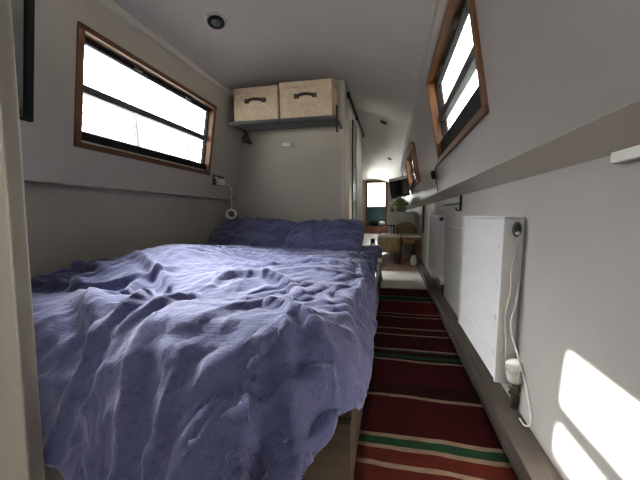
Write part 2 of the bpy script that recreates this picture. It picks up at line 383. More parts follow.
def sim_cloth(NX=112, NY=118, frames=44, SHR=-.06):
    """drape a linen sheet over the mattress and soft mounds, then press creases into it; returns vertices and faces"""
    tmp = []
    def coll(name, vs, fs):
        me = bpy.data.meshes.new(name); me.from_pydata(vs, [], fs); o = bpy.data.objects.new(name, me); C.objects.link(o)
        o.modifiers.new('c', 'COLLISION'); o.collision.thickness_outer = .006; o.collision.cloth_friction = 12; o.collision.thickness_inner = .05
        tmp.append(o)
    def height(x, y):
        h = .335
        def hump(cx, cy, rx, ry, a, rot=0):
            dx, dy = x-cx, y-cy; c, s = math.cos(rot), math.sin(rot)
            return a*math.exp(-(((dx*c+dy*s)/rx)**2+((-dx*s+dy*c)/ry)**2))
        h += hump(-.62, .60, .75, .13, .055, .08)    # roll along the foot
        h += hump(-1.25, 1.25, .30, .30, .135)       # mound by the wall
        h += hump(-1.2, 1.75, .35, .25, .06)
        h += hump(-.62, 1.02, .38, .24, .055, .3)
        h += hump(-.36, 1.45, .20, .5, .045, .1)
        h += hump(-.8, 1.55, .3, .14, .035)
        h -= hump(-1.05, .74, .45, .11, .045, -.1)
        return h
    x0, x1, y0, y1 = -1.78, -.108, .42, 2.55
    n = 64; vs = []; fs = []
    for j in range(n+1):
        for i in range(n+1):
            x = x0+(x1-x0)*i/n; y = y0+(y1-y0)*j/n; r = .10
            ex, ey = max(0, 1-(x1-x)/.19), max(0, 1-(y-y0)/.24); e = min(1, math.hypot(ex, ey))
            vs.append((x, y, height(x, y)-(r+.08*min(1, ey*1.2))*(1-math.sqrt(1-e*e))))
    for j in range(n):
        for i in range(n):
            a = j*(n+1)+i; fs.append((a, a+1, a+n+2, a+n+1))
    b = len(vs)
    for i in range(n+1): vs.append((x0+(x1-x0)*i/n, y0+.01, 0))
    for i in range(n): fs.append((b+i, b+i+1, i+1, i))
    b = len(vs)
    for j in range(n+1): vs.append((x1+.022, y0+(y1-y0)*j/n, 0))
    for j in range(n): fs.append((b+j, b+j+1, (j+1)*(n+1)+n, j*(n+1)+n))
    for k, (x, y, z) in enumerate(vs):               # the foot steps back behind the partition
        q = min(1, max(0, (-.52-x)/.30)); q = q*q*(3-2*q)
        u = min(1, max(0, (y-1.2)/.7)); x -= .07*u*u*(3-2*u)*max(0, 1-(x1-x)/.5)   # narrower towards the pillows
        vs[k] = (x, y+.12*q*max(0, min(1, 1-(y-.44)/.5)), z)
    coll('drape_base', vs, fs)
    coll('drape_wall', [(-1.725, -1, 0), (-1.725, 3, 0), (-1.725, 3, 1.5), (-1.725, -1, 1.5)], [(0, 1, 2, 3)])
    coll('drape_floor', [(-2, -1, .014), (1, -1, .014), (1, 3, .014), (-2, 3, .014)], [(0, 1, 2, 3)])
    X0, X1, Y1 = -1.72, .085, 2.18
    vs = []; fs = []; R = .42
    for j in range(NY+1):
        for i in range(NX+1):
            x = X0+(X1-X0)*i/NX; q = min(1, max(0, (-.50-x)/.24)); w = min(1, max(0, (x+.50)/.4)); Y0 = -.03+.21*q*q*(3-2*q)+.04*w*w*(3-2*w); y = Y0+(Y1-Y0)*j/NY
            u = min(1, max(0, (y-1.2)/.7)); x -= .07*u*u*(3-2*u)*max(0, 1-(X1-x)/.6)
            dx, dy = x-(X1-R), (Y0+R)-y
            if dx > 0 and dy > 0:                       # rounded corner over the aisle end of the foot
                l = math.hypot(dx, dy); k = max(dx, dy)/l; k = k+(1-k)*.05; x = X1-R+dx*k; y = Y0+R-dy*k
            p = Vector((x, y, 0))
            z = .50 + .04*noise.fractal(p*3.0+Vector((3.1, 0, 0)), 1, 2, 3) + .018*noise.noise(Vector((x*9+y*5, y*9-x*3, 5)))
            x += .02*noise.noise(p*5+Vector((0, 0, 9))); y += .02*noise.noise(p*5+Vector((0, 0, 17)))*(1-q)
            edge = max(0, 1-i/6, 1-(NY-j)/6)
            z += (.35+.05*min(1, max(0, (y-.8)/.5))-z)*edge; vs.append((max(x, -1.715), y, z))
    for j in range(NY):
        for i in range(NX):
            a = j*(NX+1)+i; fs.append((a, a+1, a+NX+2, a+NX+1))
    me = bpy.data.meshes.new('drape'); me.from_pydata(vs, [], fs); o = bpy.data.objects.new('drape', me); C.objects.link(o)
    g = o.vertex_groups.new(name='held'); g.add([j*(NX+1) for j in range(12, NY+1)]+[NY*(NX+1)+i for i in range(NX-8)], 1, 'ADD')
    cm = o.modifiers.new('cl', 'CLOTH'); cm.settings.vertex_group_mass = 'held'; s = cm.settings; cs = cm.collision_settings
    s.quality = 5; s.mass = .12; s.air_damping = 2
    s.tension_stiffness = 12; s.compression_stiffness = 12; s.shear_stiffness = 4; s.bending_stiffness = .1
    s.tension_damping = 8; s.compression_damping = 8; s.shear_damping = 6; s.bending_damping = .5
    lg = o.vertex_groups.new(name='loose')                 # slack cloth on top, none where it hangs
    for k, v in enumerate(vs):
        lg.add([k], max(0, min(1, (-.12-v[0])/.2))*max(0, min(1, (v[1]-.46)/.2)), 'REPLACE')
    s.vertex_group_shrink = 'loose'; s.shrink_min = .0; s.shrink_max = SHR
    cs.use_collision = True; cs.distance_min = .006; cs.use_self_collision = True; cs.self_distance_min = .008; cs.collision_quality = 3; cs.self_friction = 8
    sc = bpy.context.scene; sc.frame_start = 1; sc.frame_end = frames+1
    cm.point_cache.frame_start = 1; cm.point_cache.frame_end = frames+1
    for f in range(1, frames+1): sc.frame_set(f)
    dg = bpy.context.evaluated_depsgraph_get()
    flat = bpy.data.meshes.new_from_object(o.evaluated_get(dg))
    sc.frame_set(1)
    for t in tmp+[o]: bpy.data.objects.remove(t)
    return [tuple(v.co) for v in flat.vertices], [tuple(p.vertices) for p in flat.polygons]
def crease_cloth(vs, fs):
    """refine the drape once and press folds and fine linen creases along its normals"""
    me = bpy.data.meshes.new('fold_grid'); me.from_pydata(vs, [], fs); o = bpy.data.objects.new('fold_grid', me); C.objects.link(o)
    m = o.modifiers.new('s', 'SUBSURF'); m.levels = 1; m.subdivision_type = 'CATMULL_CLARK'
    fine = bpy.data.meshes.new_from_object(o.evaluated_get(bpy.context.evaluated_depsgraph_get())); bpy.data.objects.remove(o)
    # calm the hanging sides before creasing
    vv = fine.vertices; nb = [[] for _ in vv]
    for e in fine.edges: nb[e.vertices[0]].append(e.vertices[1]); nb[e.vertices[1]].append(e.vertices[0])
    for _ in range(26):
        nz = [v.normal.z for v in vv]; co = [v.co.copy() for v in vv]
        for i, v in enumerate(vv):
            if len(nb[i]) < 4: continue
            k = .5*max(.04, min(1, (.88-nz[i])*1.8)); v.co = co[i].lerp(sum((co[q] for q in nb[i]), Vector())/len(nb[i]), k)
    fine.update()
    # long folds: (points, width, height)
    folds = [([(-.50, .57), (-.39, .70), (-.25, .65), (-.13, .56)], .018, .020), ([(-.67, .77), (-.69, .98), (-.46, .96), (-.27, .78)], .02, .020),
        ([(-1.25, .74), (-.98, .66), (-.78, .56)], .022, .028), ([(-.99, .66), (-1.01, .78), (-1.10, .95)], .02, .028), ([(-.78, .56), (-.82, .68), (-.90, .85)], .018, .026),
        ([(-.73, .56), (-.70, .66), (-.70, .80)], .016, .020), ([(-1.60, .75), (-1.45, .85), (-1.2, .86), (-1.0, 1.05)], .022, .026), ([(-1.66, 1.0), (-1.45, 1.02), (-1.3, .95)], .02, .024),
        ([(-1.40, 1.16), (-1.05, .98), (-.75, .79)], .02, .026), ([(-.52, .28), (-.53, .38), (-.60, .50), (-.66, .62)], .02, .018), ([(-.41, .28), (-.45, .39), (-.48, .52)], .018, .016),
        ([(-.25, .30), (-.28, .42), (-.30, .56)], .02, .016), ([(-.14, .33), (-.18, .44), (-.26, .56), (-.30, .75)], .018, .016), ([(-.95, 1.3), (-.71, 1.22), (-.45, 1.35), (-.2, 1.25)], .022, .02),
        ([(-.10, .62), (-.16, .85), (-.14, 1.15), (-.2, 1.5)], .02, .014), ([(-1.0, 1.75), (-.7, 1.65), (-.4, 1.75)], .025, .02), ([(-.9, .36), (-.8, .46), (-.83, .6)], .02, .018)]
    segs = []
    for P, w, h in folds:
        Q = [Vector((a, b)) for a, b in P]; E = [Q[0]*2-Q[1]]+Q+[Q[-1]*2-Q[-2]]; C2 = []
        for i in range(1, len(E)-2):
            for k in range(6):
                t = k/6; a, b, c, d = E[i-1:i+3]
                C2.append(.5*((2*b)+(c-a)*t+(2*a-5*b+4*c-d)*t*t+(-a+3*b-3*c+d)*t**3))
        C2.append(Q[-1]); bx = (min(q.x for q in C2)-.08, max(q.x for q in C2)+.08, min(q.y for q in C2)-.08, max(q.y for q in C2)+.08)
        segs.append((C2, w, h, bx))
    N = noise.noise
    def fold_h(x, y):
        t = 0
        for C2, w, h, bx in segs:
            if not (bx[0] < x < bx[1] and bx[2] < y < bx[3]): continue
            best = 9; n = len(C2)-1
            for i in range(n):
                a, b = C2[i], C2[i+1]; ab = b-a; ap = Vector((x, y))-a
                k = max(0, min(1, ap.dot(ab)/ab.length_squared)); q = ap-ab*k; d = q.length
                if d < best: best = d; u = (i+k)/n; sd = ab.x*ap.y-ab.y*ap.x
            tp = math.sin(PI_*min(1, max(0, u)))**.6; dd = best if sd > 0 else -best
            t += h*tp*(math.exp(-(dd/w)**2)-.55*math.exp(-((dd+1.9*w)/(1.3*w))**2))
        return t
    PI_ = math.pi; out = []
    hem = {i for i, n in enumerate(nb) if len(n) < 4}; near = {q for i in hem for q in nb[i]}
    for v in fine.vertices:
        p = v.co; ed = .0 if v.index in hem else .4 if v.index in near else 1
        wx = N(p*2.3+Vector((5, 0, 0)))*.16; wy = N(p*2.3+Vector((0, 8, 0)))*.16
        q = Vector((p.x+wx, p.y+wy, p.z))
        ang = 1.1*N(q*1.1+Vector((2, 2, 2)))+.55
        c, s = math.cos(ang), math.sin(ang); a, b = q.x*c+q.y*s, -q.x*s+q.y*c
        r1 = max(0, 1-3.2*abs(N(Vector((a*1.3, b*5.5, p.z*3)))))**1.5
        r2 = max(0, 1-3.4*abs(N(Vector((a*3+9, b*11, p.z*6)))))**1.5
        r3 = max(0, 1-3*abs(N(Vector((a*13+3, b*25, p.z*16)))))
        r4 = max(0, 1-3*abs(N(Vector((b*36, a*17, p.z*26+4)))))
        mk = .55+.6*N(q*2.7+Vector((1, 7, 3)))
        d = .016*r1+.0095*r2*(mk+.3)+.0055*r3*mk+.0026*r4
        top = max(0, min(1, (v.normal.z+.2)*1.5))
        out.append(tuple(p+v.normal*(ed*.72*d*(.2+.8*top*top)+1.1*max(top, .5 if p.y < .62 else 0)*fold_h(p.x, p.y)+.012)))
    return out, [tuple(f.vertices) for f in fine.polygons]
vs, fs = crease_cloth(*sim_cloth())
o = MB().pydata(vs, fs).build('duvet', M['linen'], None, (-.85, 1.3, .33), smooth=True)
sd = o.modifiers.new('cloth_thickness', 'SOLIDIFY'); sd.thickness = .010; sd.offset = -1
tag(o, 'rumpled blue linen duvet spread over the low bed', 'duvet')

def pillow(loc, half, lean, yaw, roll, label, seed):
    n = 44; vs = []; fs = []
    W, L, T = half
    for side in (1, -1):
        for j in range(n+1):
            for i in range(n+1):
                u, v = -1+2*i/n, -1+2*j/n
                e = max(0, (1-abs(u)**2.6)*(1-abs(v)**2.6))
                t = T*e**.42
                x = W*u*(1-.06*(v*v)); y = L*v*(1-.07*(u*u))
                w = noise.fractal(Vector((u*1.6+seed, v*1.6, side)), 1, 2, 3)*.035
                r1 = 1-abs(noise.noise(Vector((u*2.2+v*1.6+seed*3, v*2.5-u, 3.3+side))))*2
                r2 = 1-abs(noise.noise(Vector((u*4.1-v*3+seed*5, v*2.4+u*2, 7.7+side))))*2
                # gathers that run in from the seam
                ang = math.atan2(v, u); edge = max(abs(u), abs(v))
                g = .016*math.sin(ang*17+2.5*noise.noise(Vector((u*2, v*2, seed))))*max(0, edge-.45)
                z = side*(t+(w+.026*r1*abs(r1)+.013*r2)*min(1, e*1.6)+g*e**.2)
                vs.append(Vector((x, y, z)))
    k = (n+1)**2
    for j in range(n):
        for i in range(n):
            a = j*(n+1)+i
            fs.append((a, a+1, a+n+2, a+n+1)); fs.append((k+a, k+a+n+1, k+a+n+2, k+a+1))
    R = Matrix.Rotation(yaw, 4, 'Z') @ Matrix.Rotation(lean, 4, 'X') @ Matrix.Rotation(roll, 4, 'Y')
    m = MB().pydata([R @ v+Vector(loc) for v in vs], fs)
    bmesh.ops.remove_doubles(m.bm, verts=m.bm.verts, dist=.0008)
    o = m.build('pillow', M['linen'], None, loc, smooth=True)
    ss = o.modifiers.new('smooth', 'SUBSURF'); ss.levels = 1; ss.render_levels = 1
    return tag(o, label, 'pillow', 'blue pillows at the head of the bed')
pillow((-1.30, 2.235, .455), (.43, .25, .09), math.radians(40), math.radians(2), .07, 'blue linen pillow by the left wall below the socket', 2.2)
pillow((-.62, 2.225, .450), (.39, .25, .09), math.radians(38), math.radians(-3), -.06, 'blue linen pillow at the aisle side of the bed head', 9.4)

# ------------------------------------------------------------------ rugs
m = MB(); n = 60; vs = []; fs = []
for j in range(n+1):
    for i in range(13):
        x = -.086+(.332+.086)*i/12; y = -1.1+3.38*j/n
        vs.append((x+.004*noise.noise(Vector((0, y*3, i*.0))), y, .005+.0025*noise.noise(Vector((x*6, y*6, 0)))))
for j in range(n):
    for i in range(12):
        a = j*13+i; fs.append((a, a+1, a+14, a+13))
o = m.pydata(vs, fs).build('runner_rug', M['kilim'], None, (0, 0, 0), smooth=True)
sd = o.modifiers.new('pile', 'SOLIDIFY'); sd.thickness = .005; sd.offset = -1
tag(o, 'dark red kilim runner with green and pale stripes in the aisle', 'rug')
rug = thing('patterned_rug', (.0, 3.7, 0), 'patterned faded red rug under the saloon furniture', 'rug')
MB().box(-.40, .32, 3.0, 4.2, .001, .009).build('rug_field', M['patterned_rug'], rug)
m = MB()
for i in range(60):
    x = -.395+i*.012; m.tube([(x, 3.0, .005), (x+random.uniform(-.006, .006), 2.955, .003)], .0022, 5)
o = m.build('fringe', M['beige_cloth'], rug); o['kind'] = 'stuff'

# ------------------------------------------------------------------ shelf and storage boxes
shelf = thing('wall_shelf', (-.94, 2.3, 1.47), 'grey slatted metal shelf high on the bulkhead carrying two boxes', 'shelf')
for i in range(4):
    y = 2.118+i*.054
    MB().box(-1.435, -.455, y, y+.034, 1.474, 1.488).build('slat', M['grey_metal'], shelf, bevel=.002)
MB().box(-1.43, -.455, 2.104, 2.116, 1.468, 1.494).build('front_rail', M['grey_metal'], shelf, bevel=.002)
MB().box(-1.42, -1.395, 2.116, 2.36, 1.464, 1.474).build('side_rail', M['grey_metal'], shelf)
MB().box(-.475, -.455, 2.116, 2.36, 1.464, 1.474).build('side_rail', M['grey_metal'], shelf)
MB().box(-.462, -.447, 2.100, 2.116, 1.36, 1.57).build('end_upright', M['black'], shelf, bevel=.002)
MB().lathe([(.02, 0), (.032, .02), (.034, .05), (.022, .07)], (-1.42, 2.34, 1.375), seg=16).tube([(-1.42, 2.34, 1.43), (-1.41, 2.34, 1.466)], .01).tube([(-1.42, 2.34, 1.40), (-1.42, 2.438, 1.40)], .012).build('corner_bracket', M['dark_wood'], shelf, smooth=True)
def storage_box(x0, x1, label, h):
    r = thing('storage_box', ((x0+x1)/2, 2.29, 1.489), label, 'box', 'canvas boxes on the high shelf')
    zt = 1.489+h
    MB().box(x0, x1, 2.12, 2.335, 1.489, zt-.03).build('body', M['canvas'], r, bevel=.006)
    vs = MB(); vs.hexa([(x0-.004, 2.114, zt-.05), (x1+.004, 2.114, zt-.05), (x1+.004, 2.341, zt-.05), (x0-.004, 2.341, zt-.05), (x0-.004, 2.114, zt), (x1+.004, 2.114, zt), (x1+.004, 2.341, zt), (x0-.004, 2.341, zt)])
    vs.build('lid', M['canvas'], r, bevel=.008)
    cx = (x0+x1)/2; z = 1.489+h*.60
    h_ = MB().prism([(cx+.085*math.cos(t), z+.012*math.sin(t)*(1 if abs(math.cos(t)) > .5 else 1)) for t in [i*PI/12 for i in range(24)]], 'Y', 2.118, 2.126)
    h_ = MB(); pts = [(cx-.075+.15*i/10, 2.114-.016*math.sin(PI*i/10), z+.006*math.sin(PI*i/10)) for i in range(11)]
    for a, b in zip(pts, pts[1:]): h_.hexa([(a[0], a[1]-.004, a[2]-.012), (b[0], b[1]-.004, b[2]-.012), (b[0], b[1], b[2]-.012), (a[0], a[1], a[2]-.012), (a[0], a[1]-.004, a[2]+.012), (b[0], b[1]-.004, b[2]+.012), (b[0], b[1], b[2]+.012), (a[0], a[1], a[2]+.012)])
    for x in (cx-.078, cx+.078): h_.box(x-.02, x+.02, 2.110, 2.120, z-.016, z+.016)
    hd = h_.build('handle', M['leather'], r)
    for x in (cx-.082, cx+.082): MB().lathe([(.006, 0), (.005, .004)], (x, 2.111, z), (0, -1, 0), 10).build('rivet', M['chrome'], hd)
storage_box(-1.388, -.975, 'cream canvas storage box on the shelf, nearer the left window', .285)
storage_box(-.955, -.500, 'cream canvas storage box on the shelf, at the aisle end', .300)

# ------------------------------------------------------------------ bulkhead light, socket, charger
r = thing('reading_light', (-1.047, 2.44, 1.39), 'small white block light on the bulkhead, its shadow a grey plate', 'light')
MB().box(-1.10, -.955, 2.432, 2.4398, 1.336, 1.385).build('shadow_plate', M['pot'], r, bevel=.003)  # grey slab stands in for the shadow around the light
MB().box(-1.07, -.985, 2.395, 2.432, 1.345, 1.378).build('housing', M['white_plastic'], r, bevel=.006)
MB().box(-1.06, -.995, 2.392, 2.396, 1.350, 1.374).build('diffuser', M['white_enamel'], r)
r = thing('power_socket', (XL(.98), 2.2, .98), 'dark metal socket plate on the left wall below the window', 'socket')
MB().sbox('L', 2.065, 2.205, .945, 1.035, 0, .009).build('face_plate', M['grey_metal'], r, bevel=.003)
MB().sbox('L', 2.08, 2.115, 1.005, 1.018, .009, .014).build('rocker_switch', M['white_plastic'], r)
r = thing('charger', (XL(.97)+.01, 2.2, .97), 'white charger in the socket with a lead hanging over the pillow', 'charger')
MB().sbox('L', 2.10, 2.165, .95, 1.005, .010, .055).build('plug_body', M['white_plastic'], r, bevel=.008)
x = XL(.965)
cpts = curve([(x+.05, 2.145, .965), (x+.085, 2.185, .955), (x+.08, 2.225, .90), (x+.06, 2.245, .84), (x+.055, 2.25, .77), (x+.048, 2.25, .729)], 8)
MB().tube(cpts, .0042, 8).build('lead', M['white_plastic'], r, smooth=True)
m = MB()
for k in range(5):
    R = .047-.003*k; cx, cy, cz = x+.046+.004*(k % 3), 2.25-.004*(k % 3), .684
    pts = [(cx+.7*R*math.cos(t)+.004*math.sin(3*t+k), cy+.7*R*math.cos(t), cz+R*math.sin(t)) for t in [i*2*PI/28 for i in range(29)]]
    m.tube(pts, .0045, 7, cap=False)
m.build('coiled_lead', M['white_plastic'], r, smooth=True)
MB().lathe([(.004, 0), (.026, .003), (.028, .008), (.018, .013), (.004, .014)], (x+.040, 2.256, .684), (.7, -.7, 0), 20).build('charger_head', M['grey_metal'], r, smooth=True)

# mirror on the left wall, near the partition
r = thing('framed_mirror', (XL(1.4), .6, 1.085), 'black framed mirror on the left wall behind the near partition', 'mirror')
m = MB(); y0, y1, z0, z1, f = .42, .905, 1.083, 1.70, .019
m.sbox('L', y0, y1, z0, z0+f*.6, .001, .022).sbox('L', y0, y1, z1-f, z1, .001, .022).sbox('L', y0, y0+f, z0, z1, .001, .022).sbox('L', y1-f, y1, z0, z1, .001, .022)
m.build('frame', M['black'], r, bevel=.002)
MB().sbox('L', y0+.01, y1-.01, z0+.01, z1-.01, .003, .008).build('mirror_glass', M['mirror'], r)

# ------------------------------------------------------------------ ceiling lights
def downlight(x, y, r0, label):
    z = ceil_z(x); s = (ceil_z(x+.02)-ceil_z(x-.02))/.04
    ax = Vector((s, 0, -1)).normalized(); c = Vector((x, y, z))
    r = thing('ceiling_light', tuple(c), label, 'light', 'ceiling lights')
    MB().lathe([(r0*1.35, 0), (r0*1.35, .004), (r0*1.12, .010), (r0, .006), (r0*.98, .0005), (r0*1.0, 0)], c-ax*.001, ax, 32).build('rim', M['ceiling'], r, smooth=True)
    MB().lathe([(r0, .0), (r0*1.0, .007), (r0*.72, .013), (r0*.66, .004)], c+ax*.004, ax, 32).build('bezel', M['black'], r, smooth=True)
    MB().lathe([(r0*.60, 0), (r0*.55, .004), (r0*.2, .007)], c+ax*.009, ax, 24).build('lens', M['grey_metal'], r, smooth=True)
    t = ax.cross(Vector((0, 1, 0))).normalized()
    for k in range(3):
        a = 2*PI*k/3+.4; p = c+t*(r0*1.24*math.cos(a))+Vector((0, 1, 0))*(r0*1.24*math.sin(a))
        MB().lathe([(.004, 0), (.003, .004)], p+ax*.004, ax, 8).build('screw', M['black'], r)
downlight(-1.12, 1.562, .050, 'round dark recessed light in the ceiling above the left window')
downlight(-.11, 3.25, .045, 'round light in the corridor ceiling past the bulkhead')
downlight(-.05, 5.2, .04, 'small far ceiling light nearest the end door')

# ------------------------------------------------------------------ radiators and their valves
def radiator(y0, y1, z0, z1, x0, label, grp):
    r = thing('radiator', ((x0+XRL)/2, (y0+y1)/2, z0), label, 'radiator', grp)
    m = MB(); n = 60; vs = []; fs = []
    MB().box(x0+.004, x0+.024, y0+.012, y1-.012, z0, z1-.006).build('front_panel', M['white_enamel'], r, bevel=.006)
    for k in range(4):
        z = z0+.09+(z1-z0-.18)*k/3
        m.box(x0+.0025, x0+.006, y0+.03, y1-.03, z-.012, z+.012)
    m.build('pressed_ridges', M['white_enamel'], r, bevel=.0015)
    for y in (y0, y1-.01): MB().box(x0, XRL-.0002, y, y+.01, z0, z1).build('end_panel', M['white_enamel'], r, bevel=.002)
    m = MB().box(x0, XRL-.0002, y0, y1, z1-.006, z1)
    for k in range(24):
        y = y0+.03+(y1-y0-.06)*k/23; m.box(x0+.02, XRL-.016, y-.004, y+.004, z1, z1+.0015)
    m.build('top_grille', M['white_enamel'], r)
    for y in (y0+.15, y1-.15): MB().box(XRL-.02, XRL-.001, y, y+.03, z1-.12, z1-.04).build('wall_bracket', M['grey_metal'], r)
    return r
radiator(.845, 1.31, .125, .672, .347, 'larger white panel radiator on the right wall with a hanging gauge', 'white radiators')
r = radiator(1.99, 2.47, .19, .674, .347, 'smaller white radiator on the right wall towards the saloon', 'white radiators')
MB().lathe([(.016, 0), (.016, .004), (.010, .006)], (.377, 1.99, .645), (0, -1, 0), 20).build('vent_cap', M['black_plastic'], r)
def valve(x, y, z, zb, label, s=1):
    r = thing('radiator_valve', (x, y, zb), label, 'valve', 'radiator valves')
    m = MB()
    prof = [(.017, 0), (.020, .004), (.0215, .02), (.0205, .03), (.022, .034), (.022, .058), (.019, .066), (.010, .069)]
    m.lathe([(a*s, b*s) for a, b in prof], (x, y, z), (-.08, -.05, 1), 28)
    for k in range(14):
        a = 2*PI*k/14
        m.tube([(x+.022*s*math.cos(a)-.003*s, y+.022*s*math.sin(a)-.002*s, z+.036*s), (x+.022*s*math.cos(a)-.005*s, y+.022*s*math.sin(a)-.003*s, z+.056*s)], .0022*s, 5)
    m.build('thermostat_head', M['white_plastic'], r, smooth=True)
    MB().lathe([(.012*s, 0), (.017*s, .004*s), (.017*s, .016*s), (.013*s, .02*s), (.011*s, .035*s)], (x+.002, y, z-.033*s), (0, 0, 1), 6).build('lock_nut', M['brass'], r)
    m = MB().lathe([(.008, 0), (.008, z-.03*s-zb)], (x+.006, y, zb), (0, 0, 1), 12).lathe([(.012, 0), (.014, .008), (.014, .022), (.012, .03)], (x+.004, y, z-.075*s), (0, 0, 1), 8)
    m.tube([(x+.004, y, z-.06*s), (x+.004, y+.03, z-.06*s)], .008, 10)
    m.build('valve_body', M['brass'], r)
    MB().box(x-.008, x+.024, y-.006, y+.01, zb, zb+.03).build('pipe_clip', M['brass'], r, bevel=.002)
    return r
valve(.392, .812, .158, .068, 'white ribbed thermostat valve at the foot of the larger radiator')
valve(.392, 1.955, .15, .068, 'dark valve at the foot of the far smaller radiator', .8)
# gauge hanging on the radiator end, with its cord down to the valve
r = thing('gauge', (.381, .842, .635), 'small oval grey gauge hanging on the larger radiator end', 'gauge')
m = MB(); m.blob((.381, .838, .635), (.0135, .006, .024), 20); m.build('case', M['grey_metal'], r, smooth=True)
MB().blob((.380, .833, .640), (.0085, .003, .012), 16).build('face', M['black_plastic'], r, smooth=True)
MB().blob((.381, .832, .622), (.007, .002, .006), 12).build('button', M['alu'], r, smooth=True)
MB().tube(curve([(.381, .84, .613), (.379, .836, .56), (.372, .835, .50), (.374, .835, .44), (.362, .832, .36), (.368, .83, .28), (.372, .83, .20), (.385, .835, .14)]), .0022, 6).build('cord', M['cream_cord'], r, smooth=True)
o = MB().tube(curve([(.398, .84, .47), (.386, .825, .40), (.374, .82, .33), (.380, .78, .26), (.396, .77, .20), (.402, .74, .13), (.397, .72, .095), (.390, .735, .075), (.388, .76, .074)]), .0026, 6).build('white_cable', M['white_plastic'], None, (.398, .84, .47), smooth=True)
tag(o, 'thin white cable looping down beside the larger radiator valve', 'cable')
# straight pipe run between the two radiators
o = MB().tube([(.39, 1.30, .60), (.395, 2.0, .60)], .003, 8).build('thin_wire', M['alu'], None, (.39, 1.3, .6))
tag(o, 'thin wire stretched along the wall between the two radiators', 'wire')

# ------------------------------------------------------------------ hanging things on the right wall
r = thing('hook_rail', (.395, 1.55, .79), 'dark metal hook rail hung below the right ledge between radiators', 'hook')
MB().box(.391, .403, 1.545, 1.558, .70, .79).build('upright', M['black'], r, bevel=.002)
MB().tube([(.395, 1.55, .745), (.392, 2.0, .748)], .004, 8).build('rail', M['black'], r)
MB().tube(curve([(.397, 1.55, .705), (.385, 1.548, .702), (.374, 1.547, .708), (.371, 1.547, .72)]), .0045, 8).build('hook', M['black'], r, smooth=True)
z = .94
r = thing('wall_lamp', (XR(z), 1.85, z), 'small dark clip lamp with trailing leads below the right window', 'lamp')
MB().sbox('R', 1.82, 1.88, .925, .985, 0, .010).build('mount', M['grey_metal'], r, bevel=.002)
MB().lathe([(.009, 0), (.015, .012), (.014, .05), (.008, .058)], (XR(z)-.022, 1.85, .925), (-.2, 0, 1), 16).build('lamp_head', M['black'], r, smooth=True)
MB().tube(curve([(XR(.98)-.01, 1.85, .98), (XR(1.0)-.008, 1.80, 1.0), (XR(1.02)-.008, 1.72, 1.005)]), .003, 6).tube(curve([(XR(.93)-.012, 1.85, .93), (XR(.89)-.006, 1.87, .89), (XR(.845)-.006, 1.875, .842)]), .003, 6).build('lead', M['black'], r, smooth=True)
o = MB().box(.385, .4048, 3.2, 3.27, .48, .79).box(.385, .40, 3.21, 3.26, .44, .48).build('red_strap', M['red_cloth'], None, (.395, 3.23, .79), bevel=.006)
tag(o, 'dark red strap hanging below the far right ledge', 'strap')
o = MB().box(.385, .4048, .47, .53, .770, .79).build('junction_box', M['white_plastic'], None, (.395, .5, .79), bevel=.003)
tag(o, 'white junction box under the right ledge at the photo edge', 'box')
def picture(y0, y1, z0, z1, label):
    r = thing('picture_frame', (XR((z0+z1)/2), (y0+y1)/2, z0), label, 'picture', 'pictures on the far right wall')
    f = .03
    MB().sbox('R', y0, y1, z0, z0+f, .001, .028).sbox('R', y0, y1, z1-f, z1, .001, .028).sbox('R', y0, y0+f, z0+f, z1-f, .001, .028).sbox('R', y1-f, y1, z0+f, z1-f, .001, .028).build('frame', M['red_wood'], r, bevel=.002)
    MB().sbox('R', y0+f, y1-f, z0+f, z1-f, .004, .010).build('picture', M['paper'], r)
picture(2.72, 2.93, 1.02, 1.42, 'brown framed picture on the right wall before the far window')
picture(3.80, 3.99, 1.05, 1.45, 'brown framed picture behind the television on the right wall')

# rail along the top of the cabin side
r = thing('ceiling_rail', (CX, 3.2, 1.86), 'dark rail running along the top of the cabin wall', 'rail')
MB().tube([(CX+.022, 2.53, 1.855), (CX+.022, 3.95, 1.875)], .012, 10).build('rod', M['black'], r, smooth=True)
for y in (2.6, 3.2, 3.9): MB().box(CX, CX+.024, y, y+.02, 1.845, 1.88).build('holder', M['black'], r)
o = MB().box(CX-.035, CX+.006, YH-.004, YH+.032, 0, 1.93).build('corner_post', M['partition'], None, (CX, YH, 0), bevel=.003)
o.name = 'trim_11'; struct(o)

# ------------------------------------------------------------------ bedside stool, flask and dish
r = thing('bedside_stool', (-.150, 2.56, 0), 'small round dark-legged stool with a pale top by the bed head', 'stool')
MB().lathe([(.055, 0), (.066, .004), (.066, .016), (.062, .02)], (-.150, 2.56, .196), seg=28).build('seat', M['white_paint'], r, smooth=False)
for k in range(3):
    a = 2*PI*k/3-.6
    MB().tube([(-.150+.045*math.cos(a), 2.56+.045*math.sin(a), .198), (-.150+.085*math.cos(a), 2.56+.085*math.sin(a), .002)], .010, 8, radii=[.009, .007]).build('leg', M['dark_wood'], r, smooth=True)
r = thing('metal_flask', (-.182, 2.565, .216), 'tall metal flask standing on the bedside stool', 'flask')
MB().lathe([(.024, 0), (.027, .006), (.027, .16), (.022, .176)], (-.182, 2.565, .2165), seg=24).build('body', M['chrome'], r, smooth=True)
MB().lathe([(.023, 0), (.023, .035), (.018, .042)], (-.182, 2.565, .392), seg=20).build('cap', M['black_plastic'], r, smooth=True)
o = MB().lathe([(.016, 0), (.022, .003), (.033, .010), (.034, .012), (.031, .011), (.018, .005)], (-.116, 2.535, .2165), seg=24).build('dish', M['white_enamel'], None, (-.116, 2.535, .216), smooth=True)
tag(o, 'small white dish beside the metal flask on the stool', 'dish')

